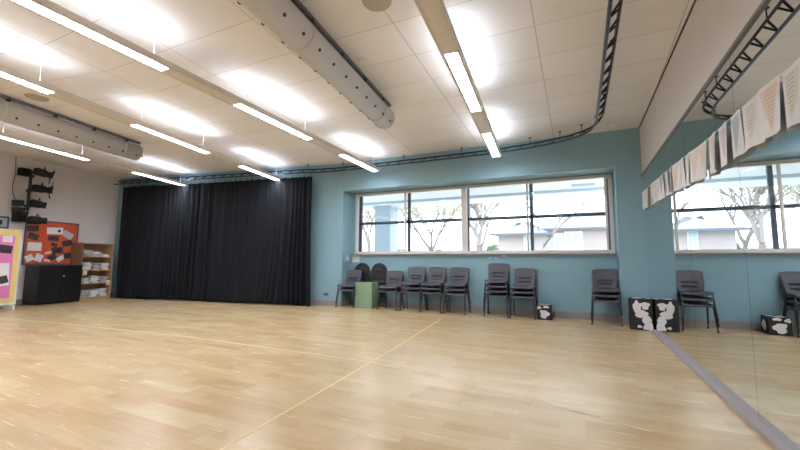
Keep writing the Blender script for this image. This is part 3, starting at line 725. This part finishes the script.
for k in range(20):
    yc = 2.37+.2415*k; zt = bun_z(yc)
    nm, c = cols[(k+3) % len(cols)] if k > 6 else cols[[0, 2, 3, 4, 6, 5, 7][k]]
    r = tag(bpy.data.objects.new('paper_flag', None), 'white paper flag with %s pennant, %s from the near end of the bunting' % (nm, oo[k]), 'paper flag', 'paper bunting'); COL.objects.link(r)
    r.location = (BX, yc, zt); r.rotation_euler = (math.atan2(bun_z(yc+.1)-bun_z(yc-.1), .2)*.6, 0, rnd.uniform(-.16, .10))
    bm = bmesh.new(); NX, NZ = 8, 6; w_, h_ = .236, .285; cur = rnd.uniform(.006, .016); sd = rnd.choice((-1, 1))
    def f(u, v): return (cur*math.sin(PI*u*2+sd)*v - .012*v*sd*(u-.5), (u-.5)*w_, .004-h_*v)
    g = [[bm.verts.new(f(i/NX, j/NZ)) for i in range(NX+1)] for j in range(NZ+1)]
    for j in range(NZ):
        for i in range(NX): bm.faces.new((g[j][i], g[j][i+1], g[j+1][i+1], g[j+1][i]))
    obj('sheet', bm, 'paper', r, smooth=True)
    if nm+str(c) not in CM: CM[nm+str(c)] = noisy('pennant_'+nm, srgb(*[q*.55+104 for q in c]), srgb(*[q*.55+112 for q in c]), 40, .9)
    bm = bmesh.new(); n = 8
    prev = None
    for j in range(n+1):
        t = j/n; v = .07+.85*t; hw = .43*(1-t)
        a, b_ = f(.5-hw, v), f(.5+hw, v); a = bm.verts.new((a[0]-.0015, a[1], a[2])); b_ = bm.verts.new((b_[0]-.0015, b_[1], b_[2]))
        m1 = f(.5, v); m_ = bm.verts.new((m1[0]-.0015, m1[1], m1[2]))
        if prev: bm.faces.new((prev[0], prev[1], m_, a)); bm.faces.new((prev[1], prev[2], b_, m_))
        prev = (a, m_, b_)
    obj('pennant', bm, CM[nm+str(c)], r)
    if k < 6:
        bm = bmesh.new()
        for j in range(9):
            v = .14+.075*j; hw = .10*(1-v)
            q = f(.5+rnd.uniform(-.03, .03), v); box(bm, (q[0]-.0025, q[1], q[2]), (.0008, hw*1.3, .004), 0, rnd.uniform(-.08, .08))
        obj('pencil_marks', bm, 'scribble', r)

# ------------------------------------------------------------ small fittings
def disc(name, loc, r1, hgt, m_, label, cat, m2=None):
    r = thing(name, label, cat, loc)
    bm = bmesh.new(); cyl(bm, (0, 0, 0), (0, 0, -hgt), r1, r1*.94, n=32); obj('rim', bm, 'plastic_white' if m2 is None else m2, r)
    bm = bmesh.new(); cyl(bm, (0, 0, -hgt), (0, 0, -hgt-.004), r1*.85, n=32); obj('grille', bm, m_, r)
disc('ceiling_speaker', (-1.52, 2.72, H), .13, .012, 'speaker', 'round ceiling speaker between the middle duct and a light row', 'speaker', 'speaker')
disc('ceiling_speaker', (-6.80, 2.47, H), .13, .012, 'speaker', 'round ceiling speaker between light row and left duct', 'speaker', 'speaker')
disc('smoke_detector', (-2.12, 3.50, H), .045, .03, 'plastic_white', 'small white smoke detector beside the middle duct', 'smoke detector')
disc('smoke_detector', (.60, 6.95, H), .06, .035, 'plastic_white', 'small round detector in the ceiling corner by the mirrors', 'smoke detector')
disc('ceiling_sensor', (-8.6, 4.95, H), .05, .01, 'dark', 'small dark round sensor in the ceiling over the left side', 'sensor')
r = thing('wall_socket', 'dark double socket low on the wall right of the curtains', 'socket', fw(6.40, 0, .26), TH)
bx('plate', (0, -.006, 0), (.12, .012, .07), 'rail', r); bx('outlet', (-.028, -.014, 0), (.03, .004, .03), 'dark', r); bx('outlet', (.028, -.014, 0), (.03, .004, .03), 'dark', r)
r = thing('thermostat', 'small white rounded wall unit on the bay side left of the window', 'thermostat', (AX0, 7.46, 1.08), 0)
bx('case', (.015, 0, 0), (.03, .07, .12), 'plastic_white', r, bevel=.008); bx('dial', (.031, 0, .02), (.004, .03, .03), 'speaker', r)
r = thing('notice_card', 'white card fixed under the left end of the window', 'card', (-4.75, AY, 1.07))
bx('card', (0, -.002, 0), (.19, .003, .16), 'paper', r); bx('heading', (0, -.0045, .055), (.14, .001, .012), 'paper2', r)
r = thing('sill_label', 'small white label under the window sill above the four-high stack', 'label', (-1.33, AY, 1.135))
bx('label_card', (0, -.002, 0), (.09, .003, .025), 'paper', r)
for x, a in ((-1.62, .7), (-1.50, -.6)):
    r = bx('tape_mark', (x, AY-.001, 1.09), (.012, .001, .05), 'paper'); r.rotation_euler.y = a
    tag(r, 'scrap of white tape on the wall under the window, %s of two' % ('left' if x < -1.55 else 'right'), 'tape')
